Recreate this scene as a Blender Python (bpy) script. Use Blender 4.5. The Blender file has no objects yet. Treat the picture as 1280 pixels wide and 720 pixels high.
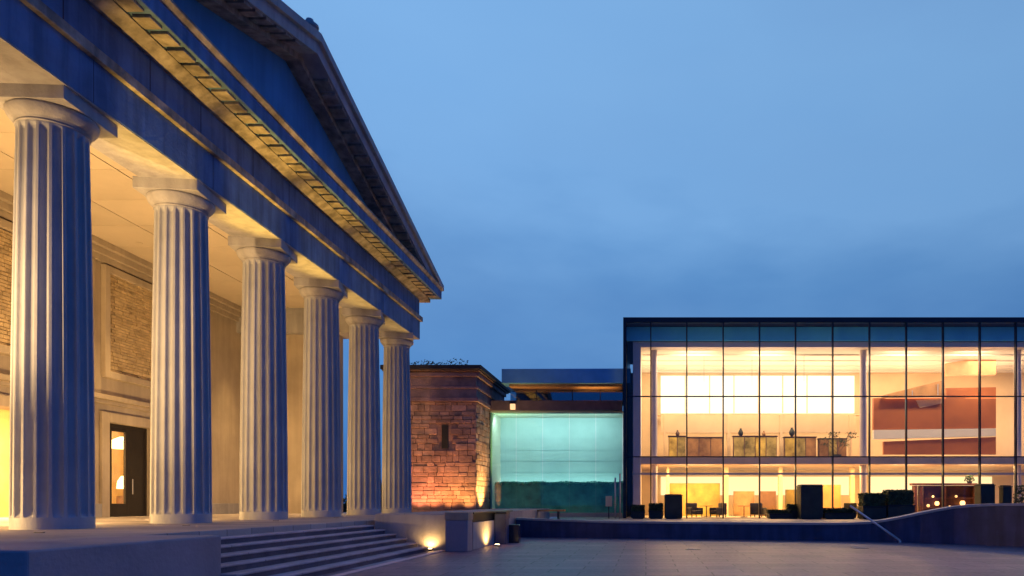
import bpy, bmesh, math, random
from mathutils import Vector
random.seed(7)
C = bpy.context.scene.collection
D = bpy.data
R = math.radians
PX, PY, F = 807.0, 628.0, 900.0          # principal point and focal length in photo pixels
EYE = 1.6
# ---------------------------------------------------------------- camera
cam = D.objects.new('camera', D.cameras.new('camera')); C.objects.link(cam)
cam.location = (0, 0, EYE); cam.rotation_euler = (R(90), 0, 0)
cam.data.sensor_width = 36; cam.data.lens = 36*F/1280
cam.data.shift_x = -(PX-640)/1280; cam.data.shift_y = (PY-360)/1280
cam.data.clip_start = .1; cam.data.clip_end = 3000
bpy.context.scene.camera = cam
# ---------------------------------------------------------------- dusk sky
w = D.worlds.new('World'); bpy.context.scene.world = w; w.use_nodes = True
nt = w.node_tree; nt.nodes.clear(); N = nt.nodes.new; L = nt.links.new
out = N('ShaderNodeOutputWorld'); bg = N('ShaderNodeBackground'); bg.inputs[1].default_value = .88
tc = N('ShaderNodeTexCoord'); sp = N('ShaderNodeSeparateXYZ'); L(tc.outputs['Generated'], sp.inputs[0])
ns = N('ShaderNodeTexNoise'); ns.inputs['Scale'].default_value = 2.9; ns.inputs['Detail'].default_value = 5; ns.inputs['Roughness'].default_value = .5
mp = N('ShaderNodeMapping'); mp.inputs['Scale'].default_value = (1, 1, 2.6); mp.inputs['Location'].default_value = (.35, .1, .2)
L(tc.outputs['Generated'], mp.inputs[0]); L(mp.outputs[0], ns.inputs['Vector'])
# height plus soft cloud streaks drive one ramp
m1 = N('ShaderNodeMath'); m1.operation = 'MULTIPLY_ADD'; L(ns.outputs[0], m1.inputs[0]); m1.inputs[1].default_value = .40; m1.inputs[2].default_value = -.20
m2 = N('ShaderNodeMath'); m2.operation = 'ADD'; L(sp.outputs[2], m2.inputs[0]); L(m1.outputs[0], m2.inputs[1])
rp = N('ShaderNodeValToRGB'); L(m2.outputs[0], rp.inputs[0])
cr = rp.color_ramp
cr.elements[0].position = 0.0; cr.elements[0].color = (.030, .15, .46, 1)
cr.elements[1].position = 1.0; cr.elements[1].color = (.12, .27, .60, 1)
for p, c in ((.14, (.075, .245, .60, 1)), (.26, (.125, .33, .70, 1)), (.40, (.215, .465, .86, 1)), (.55, (.235, .49, .88, 1)), (.72, (.21, .44, .82, 1))):
    e = cr.elements.new(p); e.color = c
# the west (left) is brighter than the east
m3 = N('ShaderNodeMapRange'); L(sp.outputs[0], m3.inputs[0]); m3.inputs[1].default_value = -.45; m3.inputs[2].default_value = .5
m3.inputs[3].default_value = 1.08; m3.inputs[4].default_value = .86
mx = N('ShaderNodeVectorMath'); mx.operation = 'SCALE'; L(rp.outputs[0], mx.inputs[0]); L(m3.outputs[0], mx.inputs['Scale'])
# veil of thin grey cloud
n2 = N('ShaderNodeTexNoise'); n2.inputs['Scale'].default_value = 1.4; n2.inputs['Detail'].default_value = 6
mp2 = N('ShaderNodeMapping'); mp2.inputs['Scale'].default_value = (1, 1, 2.2); mp2.inputs['Location'].default_value = (1.9, 3.1, .4)
L(tc.outputs['Generated'], mp2.inputs[0]); L(mp2.outputs[0], n2.inputs['Vector'])
m4 = N('ShaderNodeMapRange'); L(n2.outputs[0], m4.inputs[0]); m4.inputs[1].default_value = .42; m4.inputs[2].default_value = .75; m4.inputs[3].default_value = 0; m4.inputs[4].default_value = .42
mc = N('ShaderNodeMix'); mc.data_type = 'RGBA'; L(m4.outputs[0], mc.inputs[0]); L(mx.outputs[0], mc.inputs[6]); mc.inputs[7].default_value = (.20, .38, .70, 1)
# the east, to the right and behind the viewer, is already deep night blue
sx = N('ShaderNodeMapRange'); sx.interpolation_type = 'SMOOTHSTEP'; L(sp.outputs[0], sx.inputs[0]); sx.inputs[1].default_value = .46; sx.inputs[2].default_value = .62
sy = N('ShaderNodeMapRange'); sy.interpolation_type = 'SMOOTHSTEP'; L(sp.outputs[1], sy.inputs[0]); sy.inputs[1].default_value = .45; sy.inputs[2].default_value = .0
mm = N('ShaderNodeMath'); mm.operation = 'MAXIMUM'; L(sx.outputs[0], mm.inputs[0]); L(sy.outputs[0], mm.inputs[1])
me_ = N('ShaderNodeMix'); me_.data_type = 'RGBA'; L(mm.outputs[0], me_.inputs[0]); L(mc.outputs[2], me_.inputs[6]); me_.inputs[7].default_value = (.012, .10, .47, 1)
L(me_.outputs[2], bg.inputs[0]); L(bg.outputs[0], out.inputs[0])
# last low, very soft daylight
s = D.objects.new('sun', D.lights.new('sun', 'SUN')); C.objects.link(s)
s.data.energy = .10; s.data.angle = R(40); s.data.color = (.2, .4, 1); s.rotation_euler = (R(55), 0, R(65))
vs = bpy.context.scene.view_settings
vs.view_transform = 'Standard'; vs.look = 'None'; vs.gamma = 1; vs.exposure = 0.0
WARM = (1, .60, .22); GOLD = (1, .55, .16)
# ---------------------------------------------------------------- materials
def mat(name, col, rough=.8, var=.15, scale=1.5, bump=0.0, bscale=20, metal=0, island=0, spec=.5, stain=0, col2=None):
    m = D.materials.new(name); m.use_nodes = True; t = m.node_tree; b = t.nodes['Principled BSDF']
    b.inputs['Roughness'].default_value = rough; b.inputs['Metallic'].default_value = metal
    b.inputs['Specular IOR Level'].default_value = spec
    n, l = t.nodes.new, t.links.new
    co = n('ShaderNodeTexCoord')
    no = n('ShaderNodeTexNoise'); no.inputs['Scale'].default_value = scale; no.inputs['Detail'].default_value = 7; no.inputs['Roughness'].default_value = .6
    l(co.outputs['Object'], no.inputs['Vector'])
    r = n('ShaderNodeValToRGB'); l(no.outputs[0], r.inputs[0])
    a = tuple(max(0, c*(1-var*1.6)) for c in col); z = col2 or tuple(min(1, c*(1+var)) for c in col)
    r.color_ramp.elements[0].position = .3; r.color_ramp.elements[0].color = (*a, 1)
    r.color_ramp.elements[1].position = .7; r.color_ramp.elements[1].color = (*z, 1)
    last = r.outputs[0]
    if island:
        g = n('ShaderNodeNewGeometry'); mr = n('ShaderNodeMapRange'); l(g.outputs['Random Per Island'], mr.inputs[0])
        mr.inputs[3].default_value = 1-island; mr.inputs[4].default_value = 1+island
        v = n('ShaderNodeVectorMath'); v.operation = 'SCALE'; l(last, v.inputs[0]); l(mr.outputs[0], v.inputs['Scale']); last = v.outputs[0]
    if stain:
        ms = n('ShaderNodeMapping'); ms.inputs['Scale'].default_value = (1.3, 1.3, .12); l(co.outputs['Object'], ms.inputs[0])
        sn = n('ShaderNodeTexNoise'); sn.inputs['Scale'].default_value = 2.5; sn.inputs['Detail'].default_value = 5; l(ms.outputs[0], sn.inputs['Vector'])
        mr = n('ShaderNodeMapRange'); l(sn.outputs[0], mr.inputs[0]); mr.inputs[1].default_value = .42; mr.inputs[2].default_value = .62
        mr.inputs[3].default_value = 1; mr.inputs[4].default_value = 1-stain
        v = n('ShaderNodeVectorMath'); v.operation = 'SCALE'; l(last, v.inputs[0]); l(mr.outputs[0], v.inputs['Scale']); last = v.outputs[0]
    l(last, b.inputs['Base Color'])
    if bump:
        nb = n('ShaderNodeTexNoise'); nb.inputs['Scale'].default_value = bscale; nb.inputs['Detail'].default_value = 6; l(co.outputs['Object'], nb.inputs['Vector'])
        bp = n('ShaderNodeBump'); bp.inputs['Strength'].default_value = bump; bp.inputs['Distance'].default_value = .05
        l(nb.outputs[0], bp.inputs['Height']); l(bp.outputs[0], b.inputs['Normal'])
    return m
def emit(name, col, st):
    m = D.materials.new(name); m.use_nodes = True; t = m.node_tree; b = t.nodes['Principled BSDF']
    b.inputs['Base Color'].default_value = (.3, .3, .3, 1)
    b.inputs['Emission Color'].default_value = (*col, 1); b.inputs['Emission Strength'].default_value = st
    return m
def glass(name, tint, refl=.08, rough=.0, ior=1.5, gcol=(1, 1, 1, 1)):
    m = D.materials.new(name); m.use_nodes = True; t = m.node_tree; t.nodes.clear(); n, l = t.nodes.new, t.links.new
    o = n('ShaderNodeOutputMaterial'); tr = n('ShaderNodeBsdfTransparent'); tr.inputs[0].default_value = (*tint, 1)
    gl = n('ShaderNodeBsdfGlossy'); gl.inputs['Roughness'].default_value = rough; gl.inputs[0].default_value = gcol
    fr = n('ShaderNodeFresnel'); fr.inputs[0].default_value = ior
    ad = n('ShaderNodeMath'); ad.operation = 'ADD'; ad.use_clamp = True; l(fr.outputs[0], ad.inputs[0]); ad.inputs[1].default_value = refl
    ge = n('ShaderNodeNewGeometry'); iv = n('ShaderNodeMath'); iv.operation = 'SUBTRACT'; iv.inputs[0].default_value = 1; l(ge.outputs['Backfacing'], iv.inputs[1])
    mu = n('ShaderNodeMath'); mu.operation = 'MULTIPLY'; l(ad.outputs[0], mu.inputs[0]); l(iv.outputs[0], mu.inputs[1]); ad = mu
    mxs = n('ShaderNodeMixShader'); l(ad.outputs[0], mxs.inputs[0]); l(tr.outputs[0], mxs.inputs[1]); l(gl.outputs[0], mxs.inputs[2])
    l(mxs.outputs[0], o.inputs[0]); return m
def paving(name, col, sx, sy, mortar, rough=.55, frow=1.0):
    m = mat(name, col, rough, .12, .35, 0)
    t = m.node_tree; n, l = t.nodes.new, t.links.new; b = t.nodes['Principled BSDF']
    src = b.inputs['Base Color'].links[0].from_socket
    co = n('ShaderNodeTexCoord'); br = n('ShaderNodeTexBrick')
    l(co.outputs['Object'], br.inputs['Vector'])
    br.inputs['Scale'].default_value = 1; br.inputs['Brick Width'].default_value = sx; br.inputs['Row Height'].default_value = sy
    br.inputs['Mortar Size'].default_value = mortar; br.inputs['Mortar Smooth'].default_value = .3
    br.inputs['Color1'].default_value = (.74, .75, .78, 1); br.inputs['Color2'].default_value = (1.18, 1.12, 1.10, 1); br.inputs['Mortar'].default_value = (.3, .3, .32, 1)
    v = n('ShaderNodeVectorMath'); v.operation = 'MULTIPLY'; l(src, v.inputs[0]); l(br.outputs[0], v.inputs[1]); l(v.outputs[0], b.inputs['Base Color'])
    nb = n('ShaderNodeTexNoise'); nb.inputs['Scale'].default_value = 9; nb.inputs['Detail'].default_value = 8; l(co.outputs['Object'], nb.inputs['Vector'])
    ma = n('ShaderNodeMath'); ma.operation = 'MULTIPLY_ADD'; l(br.outputs['Fac'], ma.inputs[0]); ma.inputs[1].default_value = -.6; l(nb.outputs[0], ma.inputs[2])
    bp = n('ShaderNodeBump'); bp.inputs['Strength'].default_value = .35; bp.inputs['Distance'].default_value = .02; l(ma.outputs[0], bp.inputs['Height']); l(bp.outputs[0], b.inputs['Normal'])
    rr = n('ShaderNodeMapRange'); l(nb.outputs[0], rr.inputs[0]); rr.inputs[3].default_value = rough-.15; rr.inputs[4].default_value = rough+.25; l(rr.outputs[0], b.inputs['Roughness'])
    return m
STONE = mat('limestone', (.36, .35, .35), .78, .12, .7, .25, 14, stain=.18)
ENTAB = mat('sky_tinted_stone', (.105, .20, .37), .8, .2, .9, .3, 12, stain=.32)  # blue sky light put into the stone colour; soffit board stays untinted
TYMP = mat('sky_tinted_tympanum', (.06, .24, .46), .85, .12, .6, .15, 10, stain=.12)  # dusk blue of the sky light painted into the tympanum colour
SHAFT = mat('column_stone', (.36, .37, .40), .6, .10, .9, .12, 18, stain=.12)
ROUGH = mat('weathered_limestone', (.36, .31, .25), .85, .35, 1.6, .6, 6, stain=.35)
WALLS = mat('portico_plaster', (.44, .37, .28), .8, .10, .6, .15, 10, stain=.12)
CEILM = mat('ceiling_slab', (.56, .48, .36), .85, .06, .5, .1, 8, island=.04)
STEPM = mat('lit_tread_stone', (.46, .38, .40), .6, .2, 1.2, .2, 14)  # paler than the risers: light on the step tops is in the colour
RISER = mat('shaded_riser_stone', (.09, .085, .12), .7, .25, 1.2, .2, 14)  # shade of the upright step faces painted in as dark stone
PLINTH = mat('plinth_stone', (.32, .26, .28), .62, .14, .8, .2, 12)
RELIEF = mat('rubble_stone', (.56, .43, .25), .85, .15, 2, .5, 9, island=.14)
RED = mat('red_sandstone', (.36, .22, .16), .85, .28, 1.4, .6, 7, island=.25)
DARKROOF = mat('dark_roof', (.02, .02, .024), .8, .3, 2, .4, 10)
TIMBER = mat('brown_timber', (.16, .09, .06), .6, .3, 3)
DARKMET = mat('dark_metal', (.02, .026, .036), .35, .1, 2, metal=.6)
PALEMET = mat('pale_metal', (.42, .42, .46), .4, .06, 2, metal=.3)
BLUEMET = mat('zinc_fascia', (.16, .42, .60), .35, .1, 1, metal=.5)
WHITE = mat('white_plaster', (.78, .72, .62), .8, .03, 1)
CREAM = mat('cream_plaster', (.74, .56, .34), .8, .08, .5)
BROWNP = mat('red_brown_veneer', (.42, .13, .035), .5, .10, .5)
OCHRE = mat('ochre_panel', (.55, .33, .06), .6, .3, 1.1, col2=(.62, .42, .08))
OLIVE = mat('landscape_canvas', (.16, .13, .035), .7, .5, 1.6, col2=(.55, .40, .12))
FLOORW = mat('pale_floor', (.55, .48, .38), .35, .06, 1)
BENCHM = mat('orange_timber', (.5, .2, .06), .5, .2, 4)
BLACKG = mat('dark_green_planter', (.014, .022, .020), .6, .3, 2)
LEAF = mat('foliage', (.045, .075, .03), .7, .4, 3, island=.4)
CURVW = mat('dark_granite', (.045, .065, .15), .45, .25, 1.2, .1, 20, stain=.35)
COPING = mat('coping_stone', (.42, .39, .37), .5, .1, 2)
PAVE = paving('plaza_paving', (.28, .165, .195), 1.5, .75, .022, .42)
PAVE2 = paving('platform_paving', (.36, .32, .30), 1.8, 1.0, .012, .6)
COURT = paving('court_paving', (.26, .25, .25), 1.0, 1.0, .012, .5)
TEALW = mat('teal_lined_wall', (.50, .64, .69), .7, .07, .5, col2=(.56, .69, .74))
TEALD = mat('teal_low_screen', (.14, .46, .42), .5, .3, 1.5)
GL = glass('clear_glass', (.97, .97, .96), .0)
GLB = glass('blue_spandrel_glass', (.25, .42, .55), .35)
GLT = glass('teal_glass', (.70, .96, .90), .02)
GLD = glass('dark_blue_glass', (.3, .5, .6), .2)
LAMPD = emit('dim_lens', (1, .6, .2), .5)
LAMPW = emit('lamp_lens', (1, .72, .38), 22)
WGLOW = emit('wall_glow', (1, .90, .70), 1.25)
WGLOW2 = emit('wall_glow_low', (1, .74, .36), 1.25)
# ---------------------------------------------------------------- mesh helpers
class MB:
    def __init__(s): s.v = []; s.f = []
    def box(s, x0, x1, y0, y1, z0, z1):
        b = len(s.v)
        s.v += [(x0,y0,z0),(x1,y0,z0),(x1,y1,z0),(x0,y1,z0),(x0,y0,z1),(x1,y0,z1),(x1,y1,z1),(x0,y1,z1)]
        s.f += [tuple(b+i for i in q) for q in ((0,3,2,1),(4,5,6,7),(0,1,5,4),(1,2,6,5),(2,3,7,6),(3,0,4,7))]
        return s
    def prism(s, pts, fn):               # pts: 2-D outline, fn(u,v,t)->xyz for t in 0,1
        b = len(s.v); n = len(pts)
        s.v += [fn(u, v, 0) for u, v in pts] + [fn(u, v, 1) for u, v in pts]
        s.f += [tuple(range(b, b+n)), tuple(range(b+2*n-1, b+n-1, -1))]
        s.f += [(b+i, b+n+i, b+n+(i+1) % n, b+(i+1) % n) for i in range(n)]
        return s
    def rings(s, rr, close=True, caps=True):
        b = len(s.v); n = len(rr[0])
        for r in rr: s.v += r
        for k in range(len(rr)-1):
            for i in range(n):
                j = (i+1) % n
                s.f.append((b+k*n+i, b+k*n+j, b+(k+1)*n+j, b+(k+1)*n+i))
        if caps:
            s.f.append(tuple(b+i for i in range(n-1, -1, -1))); s.f.append(tuple(b+(len(rr)-1)*n+i for i in range(n)))
        return s
    def lathe(s, cx, cy, prof, n=32):
        return s.rings([[(cx+r*math.cos(2*math.pi*i/n), cy+r*math.sin(2*math.pi*i/n), z) for i in range(n)] for r, z in prof])
    def tube(s, a, b_, r, n=10):
        a, b_ = Vector(a), Vector(b_); d = (b_-a).normalized(); u = d.orthogonal().normalized(); v = d.cross(u)
        return s.rings([[tuple(p+u*r*math.cos(2*math.pi*i/n)+v*r*math.sin(2*math.pi*i/n)) for i in range(n)] for p in (a, b_)])
    def leaf(s, p, r):
        d = Vector((random.gauss(0,1), random.gauss(0,1), random.gauss(0,1))).normalized(); u = d.orthogonal().normalized(); v = d.cross(u)
        b = len(s.v); p = Vector(p)
        s.v += [tuple(p-u*r), tuple(p+v*r*.5), tuple(p+u*r), tuple(p-v*r*.5)]; s.f.append((b, b+1, b+2, b+3)); return s
    def build(s, name, m, parent=None, bev=0, smooth=False):
        me = D.meshes.new(name); me.from_pydata(s.v, [], s.f); me.materials.append(m)
        bm = bmesh.new(); bm.from_mesh(me); bmesh.ops.recalc_face_normals(bm, faces=bm.faces); bm.to_mesh(me); bm.free()
        o = D.objects.new(name, me); C.objects.link(o)
        if smooth:
            for p in me.polygons: p.use_smooth = True
        if parent is not None:
            o.parent = parent; o.location = [-c for c in worldloc(parent)]
        if bev:
            md = o.modifiers.new('bevel', 'BEVEL'); md.width = bev; md.segments = 2; md.limit_method = 'ANGLE'; md.angle_limit = R(40)
        return o
def worldloc(o):
    v = Vector(o.location)
    while o.parent: o = o.parent; v += Vector(o.location)
    return v
def thing(name, loc, label, cat, group=None):
    o = D.objects.new(name, None); C.objects.link(o); o.location = loc; o.empty_display_size = .3
    return tag(o, label, cat, group)
def tag(o, label, cat, group=None, kind=None):
    o['label'] = label; o['category'] = cat
    if group: o['group'] = group
    if kind: o['kind'] = kind
    return o
def struct(o): o['kind'] = 'structure'; return o
def box(name, m, x0, x1, y0, y1, z0, z1, parent=None, bev=0): return MB().box(x0, x1, y0, y1, z0, z1).build(name, m, parent, bev)
def X(px, d): return (px-PX)*d/F
def Zh(py, d): return EYE+(PY-py)*d/F
def wallbox(name, m, px0, px1, py0, py1, d, th, parent=None, bev=0):
    return box(name, m, X(px0, d), X(px1, d), d, d+th, Zh(py1, d), Zh(py0, d), parent, bev)
def lamp(name, loc, kind, energy, col=WARM, size=.5, sizey=None, rot=(0,0,0), spot=60, blend=.6, parent=None):
    l = D.lights.new(name, kind); l.energy = energy; l.color = col
    if kind == 'AREA':
        l.size = size
        if sizey: l.shape = 'RECTANGLE'; l.size_y = sizey
    else: l.shadow_soft_size = size
    if kind == 'SPOT': l.spot_size = R(spot); l.spot_blend = blend
    o = D.objects.new(name, l); C.objects.link(o); o.rotation_euler = rot
    if parent is not None: o.parent = parent; o.location = Vector(loc)-worldloc(parent)
    else: o.location = loc
    return o

# ================================================================ SETTING
struct(box('plaza', PAVE, -900, 900, -300, 1800, -.5, 0))
# raised court behind the curved wall
wl = [(645,33,.80),(700,32.5,.74),(760,32,.68),(900,31,.66),(1000,30.2,.66),(1050,29.7,.67),(1085,29.3,.72),(1108,29,.83),(1130,28.6,.97),(1150,28.3,1.11),(1170,27.9,1.24),(1192,27.5,1.36),(1215,27,1.43),(1245,26.4,1.47),(1280,25.6,1.48),(1340,24.4,1.48),(1420,22.8,1.48)]
wl = [(X(a, b), b, c) for a, b, c in wl]
mb = MB(); base = [(x, y+.3) for x, y, z in wl]+[(60, 22.8), (60, 75), (-5.7, 75)]
mb.prism(base, lambda u, v, t: (u, v, -.2+.8*t)); struct(mb.build('court', COURT))
# curved retaining wall
cw = thing('curved_wall', (wl[8][0], wl[8][1], 0), 'long low dark granite wall whose pale coping swells upward to the right', 'wall')
def ribbon(pts, y0, y1, z0f, z1f):
    m = MB(); m.rings([[(x, y+y0, z0f(z)), (x, y+y1, z0f(z)), (x, y+y1, z1f(z)), (x, y+y0, z1f(z))] for x, y, z in pts]); return m
ribbon(wl, 0, .38, lambda z: -.1, lambda z: z).build('wall_body', CURVW, cw)
ribbon(wl, -.06, .44, lambda z: z, lambda z: z+.09).build('coping', COPING, cw)
RAILP = mat('pale_rail_paint', (.8, .74, .68), .4, .05, 2)
for x, y in ((1.6, 24.5), (7.5, 25.2)):
    t = thing('drain_grate', (x, y, 0), 'dark square drain grate in the plaza paving, '+('left of the two' if x < 5 else 'right of the two'), 'drain')
    box('frame', DARKMET, x-.25, x+.25, y-.25, y+.25, .001, .008, t)
    b = MB()
    for k in range(6): b.box(x-.2, x+.2, y-.2+k*.07, y-.17+k*.07, .009, .014)
    b.build('bars', PALEMET, t)
# diagonal handrail in front of the wall
hr = thing('handrail', (X(1124, 28.6), 28.6, 0), 'thin pale metal handrail slanting down across the curved granite wall', 'handrail')
MB().tube((X(1068, 28.3), 28.9, Zh(632, 28.9)), (X(1125, 28.3), 28.3, .10), .04).build('rail', RAILP, hr, smooth=True)
MB().tube((X(1125, 28.3), 28.3, .1), (X(1125, 28.3), 28.3, 0), .045).build('foot', RAILP, hr, smooth=True)

# ================================================================ TEMPLE
CX = -13.57; PITCH = 4.551; YS = [11.95+PITCH*i for i in range(7)]
Y0, Y1 = YS[0]-1.0, YS[-1]+1.0            # ends of the entablature
YC = YS[3]
AF = -12.62                                # architrave face
tp = thing('temple', (-20, YC, 0), 'classical temple portico with fluted columns and a triangular pediment, glowing warm inside', 'temple')
# platform
box('platform', PAVE2, -60, -9.3, 9.02, 44, -.2, 1.0, tp, .02)
# fluted shaft, one mesh shared
def column_mesh():
    m = MB(); NF, S = 18, 14; rr = []
    H = 9.37; R0, R1 = .77, .655
    zs = [0, .02, .26, .29, .34, .44] + [.44+(H-.44-.42)*k/10 for k in range(1, 11)] + [H-.36, H-.30, H-.26]
    for z in zs:
        t = z/H; r = R0+(R1-R0)*t+.018*math.sin(math.pi*t)
        dep = 0 if z <= .27 else min(1, max(0, (z-.27)/.12))**.5
        if z > H-.40: dep *= max(0, (H-.28-z)/.12)
        ring = []
        for i in range(NF*S):
            a = 2*math.pi*i/(NF*S); u = (i % S)/S
            q = 0
            if u > .28:
                vv = (u-.28)/.72*2-1; q = math.sqrt(max(0, 1-vv*vv))
            rad = r*(1-.13*q*dep)
            ring.append((rad*math.cos(a), rad*math.sin(a), z))
        rr.append(ring)
    m.rings(rr); return m
def capital_mesh():
    m = MB(); n = 48; H = 9.37
    pr = [(.655, H-.26), (.69, H-.25), (.69, H-.225), (.665, H-.215), (.70, H-.20), (.70, H-.17), (.735, H-.15), (.78, H-.10), (.83, H-.03), (.855, H+.04), (.855, H+.08), (.82, H+.11)]
    m.lathe(0, 0, pr, n)
    return m
sh = ca = ab = None
for k, y in enumerate(YS):
    if sh is None:
        sh = column_mesh().build('column', SHAFT, tp, smooth=False); o = sh
        ca = capital_mesh().build('capital', STONE, None, smooth=True); ca.parent = o; ca.location = (0, 0, 0); cap = ca
        ab = MB().box(-.86, .86, -.86, .86, 9.37+.105, 9.37+.44).build('abacus', STONE, None, .015); ab.parent = o; ab.location = (0, 0, 0)
    else:
        o = sh.copy(); C.objects.link(o)
        for q in (ca, ab):
            c2 = q.copy(); C.objects.link(c2); c2.parent = o
    o.parent = tp; o.location = Vector((CX, y, 1.0))-Vector(tp.location)
    o.rotation_euler.z = .05*k
ZB = 10.73                              # architrave underside z ~10.70
# rescale columns so that the abacus meets the architrave
H0 = 9.81
for o in tp.children:
    if o.name.startswith('column'): o.scale = (1, 1, (ZB-1.0)/H0)
# entablature: front beam and the two end beams, each band one mesh
def band(name, m, z0, z1, off, back=1.55, bev=.01):
    xf = AF+off
    box(name, m, AF-.4, xf, Y0-off, Y1+off, z0, z1, tp, bev)
    b = MB(); b.box(AF-back, AF-.402, Y0-off+.003, Y1+off-.003, z0+.002, z1-.002)
    b.build(name+'_backing', STONE, tp)
    for ya, yb in ((Y1-1.55, Y1+off-.004), (Y0-off+.004, Y0+1.55)):
        box(name+'_return', STONE, -22, AF-back-.002, ya, yb, z0+.004, z1-.004, tp)
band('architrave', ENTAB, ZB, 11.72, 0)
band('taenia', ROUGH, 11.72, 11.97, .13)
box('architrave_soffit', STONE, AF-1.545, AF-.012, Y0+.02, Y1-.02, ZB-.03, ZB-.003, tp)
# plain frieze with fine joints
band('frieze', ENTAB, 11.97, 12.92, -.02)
for k in range(1, 12):
    y = Y0+(Y1-Y0)*k/12+random.uniform(-.3, .3)
    box('frieze_joint', DARKROOF, AF-.03, AF-.016, y-.012, y+.012, 11.98, 12.91, tp)
for k in range(1, 7):
    y = YS[k]-.04 if k < 7 else 0
    box('architrave_joint', DARKROOF, AF-.03, AF+.002, y-.008, y+.008, ZB+.01, 11.71, tp)
# bed mould (sloped) and horizontal cornice with mutules
def mould(name, m, prof, ya, yb):
    return MB().prism(prof, lambda u, v, t: (u, ya if t == 0 else yb, v)).build(name, m, tp, .01)
mould('bed_moulding', ROUGH, [(AF-.5, 12.92), (AF+.06, 12.92), (AF+.40, 13.10), (AF+.40, 13.16), (AF-.5, 13.16)], Y0-.05, Y1+.3)
XF = AF+.98                                 # corona face
EY0, EY1 = Y0-.85, Y1+.85
b = MB(); y = EY0+.15
while y < EY1-.5:
    wdt = random.uniform(.42, .5); dz = random.uniform(0, .035)
    b.box(AF+.44, XF-.08-random.uniform(0, .05), y, y+wdt, 13.075+dz, 13.20)
    y += .62
b.build('mutules', ROUGH, tp, .015)
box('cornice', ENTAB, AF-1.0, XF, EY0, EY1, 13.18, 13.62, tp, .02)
mould('cornice_crown', ROUGH, [(AF-.9, 13.62), (XF-.02, 13.62), (XF+.10, 13.78), (XF+.10, 13.86), (AF-.9, 13.86)], EY0-.05, EY1+.05)
# pediment
AP = 18.15; ZE = 13.86; slope = (AP-ZE)/(YC-EY0)
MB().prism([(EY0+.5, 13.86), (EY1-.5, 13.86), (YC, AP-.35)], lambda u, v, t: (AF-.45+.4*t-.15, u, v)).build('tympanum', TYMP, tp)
def rake(name, m, top, bot, x0, x1, bev=.01):
    for s_ in (-1, 1):
        ye = EY0-.05 if s_ < 0 else EY1+.05
        dz = lambda y: AP-slope*abs(y-YC)
        pts = [(YC, AP-top), (ye, dz(ye)-top), (ye, dz(ye)-bot), (YC, AP-bot)]
        MB().prism(pts, lambda u, v, t: (x0+(x1-x0)*t, u, v)).build(name, m, tp, bev)
rake('raking_crown', STONE, -.12, .18, AF-.9, XF+.12)
rake('raking_cornice', STONE, .18, .60, AF-.9, XF-.02)
rake('raking_bed_moulding', ROUGH, .60, .84, AF-.9, AF+.32)
for s_ in (-1, 1):
    b = MB()
    for k in range(2, 24):
        y = YC+s_*k*.62; z = AP-slope*abs(y-YC)-.60
        b.prism([(y-.22, z+.22*slope*s_+.03), (y+.22, z-.22*slope*s_+.03), (y+.22, z-.22*slope*s_-.09), (y-.22, z+.22*slope*s_-.09)], lambda u, v, t: (AF+.34+(XF-.1-AF-.34)*t, u, v))
    b.build('raking_mutules', ROUGH, tp, .01)
MB().lathe(XF-.3, YC, [(.24, AP+.0), (.24, AP+.3), (.30, AP+.34), (.30, AP+.42), (.16, AP+.5), (.12, AP+.62), (.02, AP+.66)], 12).build('acroterion', STONE, tp)
# roof behind the pediment
MB().prism([(EY0+.1, 13.9), (EY1-.1, 13.9), (YC, AP-.12)], lambda u, v, t: (AF-.95-40*t, u, v)).build('roof', DARKROOF, tp)
# ceiling of the portico in slabs
XW = -22.0; ZC = EYE+10.45
b = MB(); yy = Y0+.3; xs = [XW, -19.2, -16.6, AF-1.56]
while yy < Y1-.4:
    for a, c_ in zip(xs[:-1], xs[1:]): b.box(a+.02, c_-.02, yy, min(yy+2.25, Y1-.3), ZC, ZC+.3)
    yy += 2.275
b.build('ceiling', CEILM, tp)
box('ceiling_backing', DARKROOF, XW-1, AF-1.0, Y0+.05, Y1-.05, ZC+.31, ZC+.6, tp)
# back wall with two door openings, end walls
DZ = 1+3.87; D1 = (29.4, 31.95); D2 = (22.2, 26.3)
b = MB(); th = .6
for a, c_ in ((Y0+.02, D2[0]), (D2[1], D1[0]), (D1[1], Y1-.3)): b.box(XW-th, XW, a, c_, 1.0, ZC)
for a, c_ in (D1, D2): b.box(XW-th, XW, a, c_, DZ, ZC)
b.build('back_wall', WALLS, tp)
box('side_wall', WALLS, XW+.003, -16.7, Y1-1.1, Y1-.5, 1.0, ZB, tp)
box('side_wall', WALLS, XW+.003, -16.7, Y0+.5, Y0+1.1, 1.0, ZB, tp)
box('wall_base', STONE, XW+.004, XW+.12, D1[1]+.3, Y1-1.12, 1.0, 1.55, tp, .02)
box('wall_base', STONE, XW+.004, XW+.12, D2[1]+.3, D1[0]-.3, 1.0, 1.55, tp, .02)
b = MB()
for z0, z1, o_ in ((ZC-.75, ZC-.5, .14), (ZC-.5, ZC-.25, .26), (ZC-.25, ZC-.004, .44)): b.box(XW+.002, XW+o_, Y0+1.2, Y1-1.12, z0, z1)
b.build('wall_cornice', WALLS, tp, .02)
b = MB()
for z0, z1, o_ in ((EYE+4.0, EYE+4.16, .12), (EYE+4.16, EYE+4.35, .26)): b.box(XW+.002, XW+o_, Y0+1.2, 34.4, z0, z1)
b.build('string_course', WALLS, tp, .02)
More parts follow.
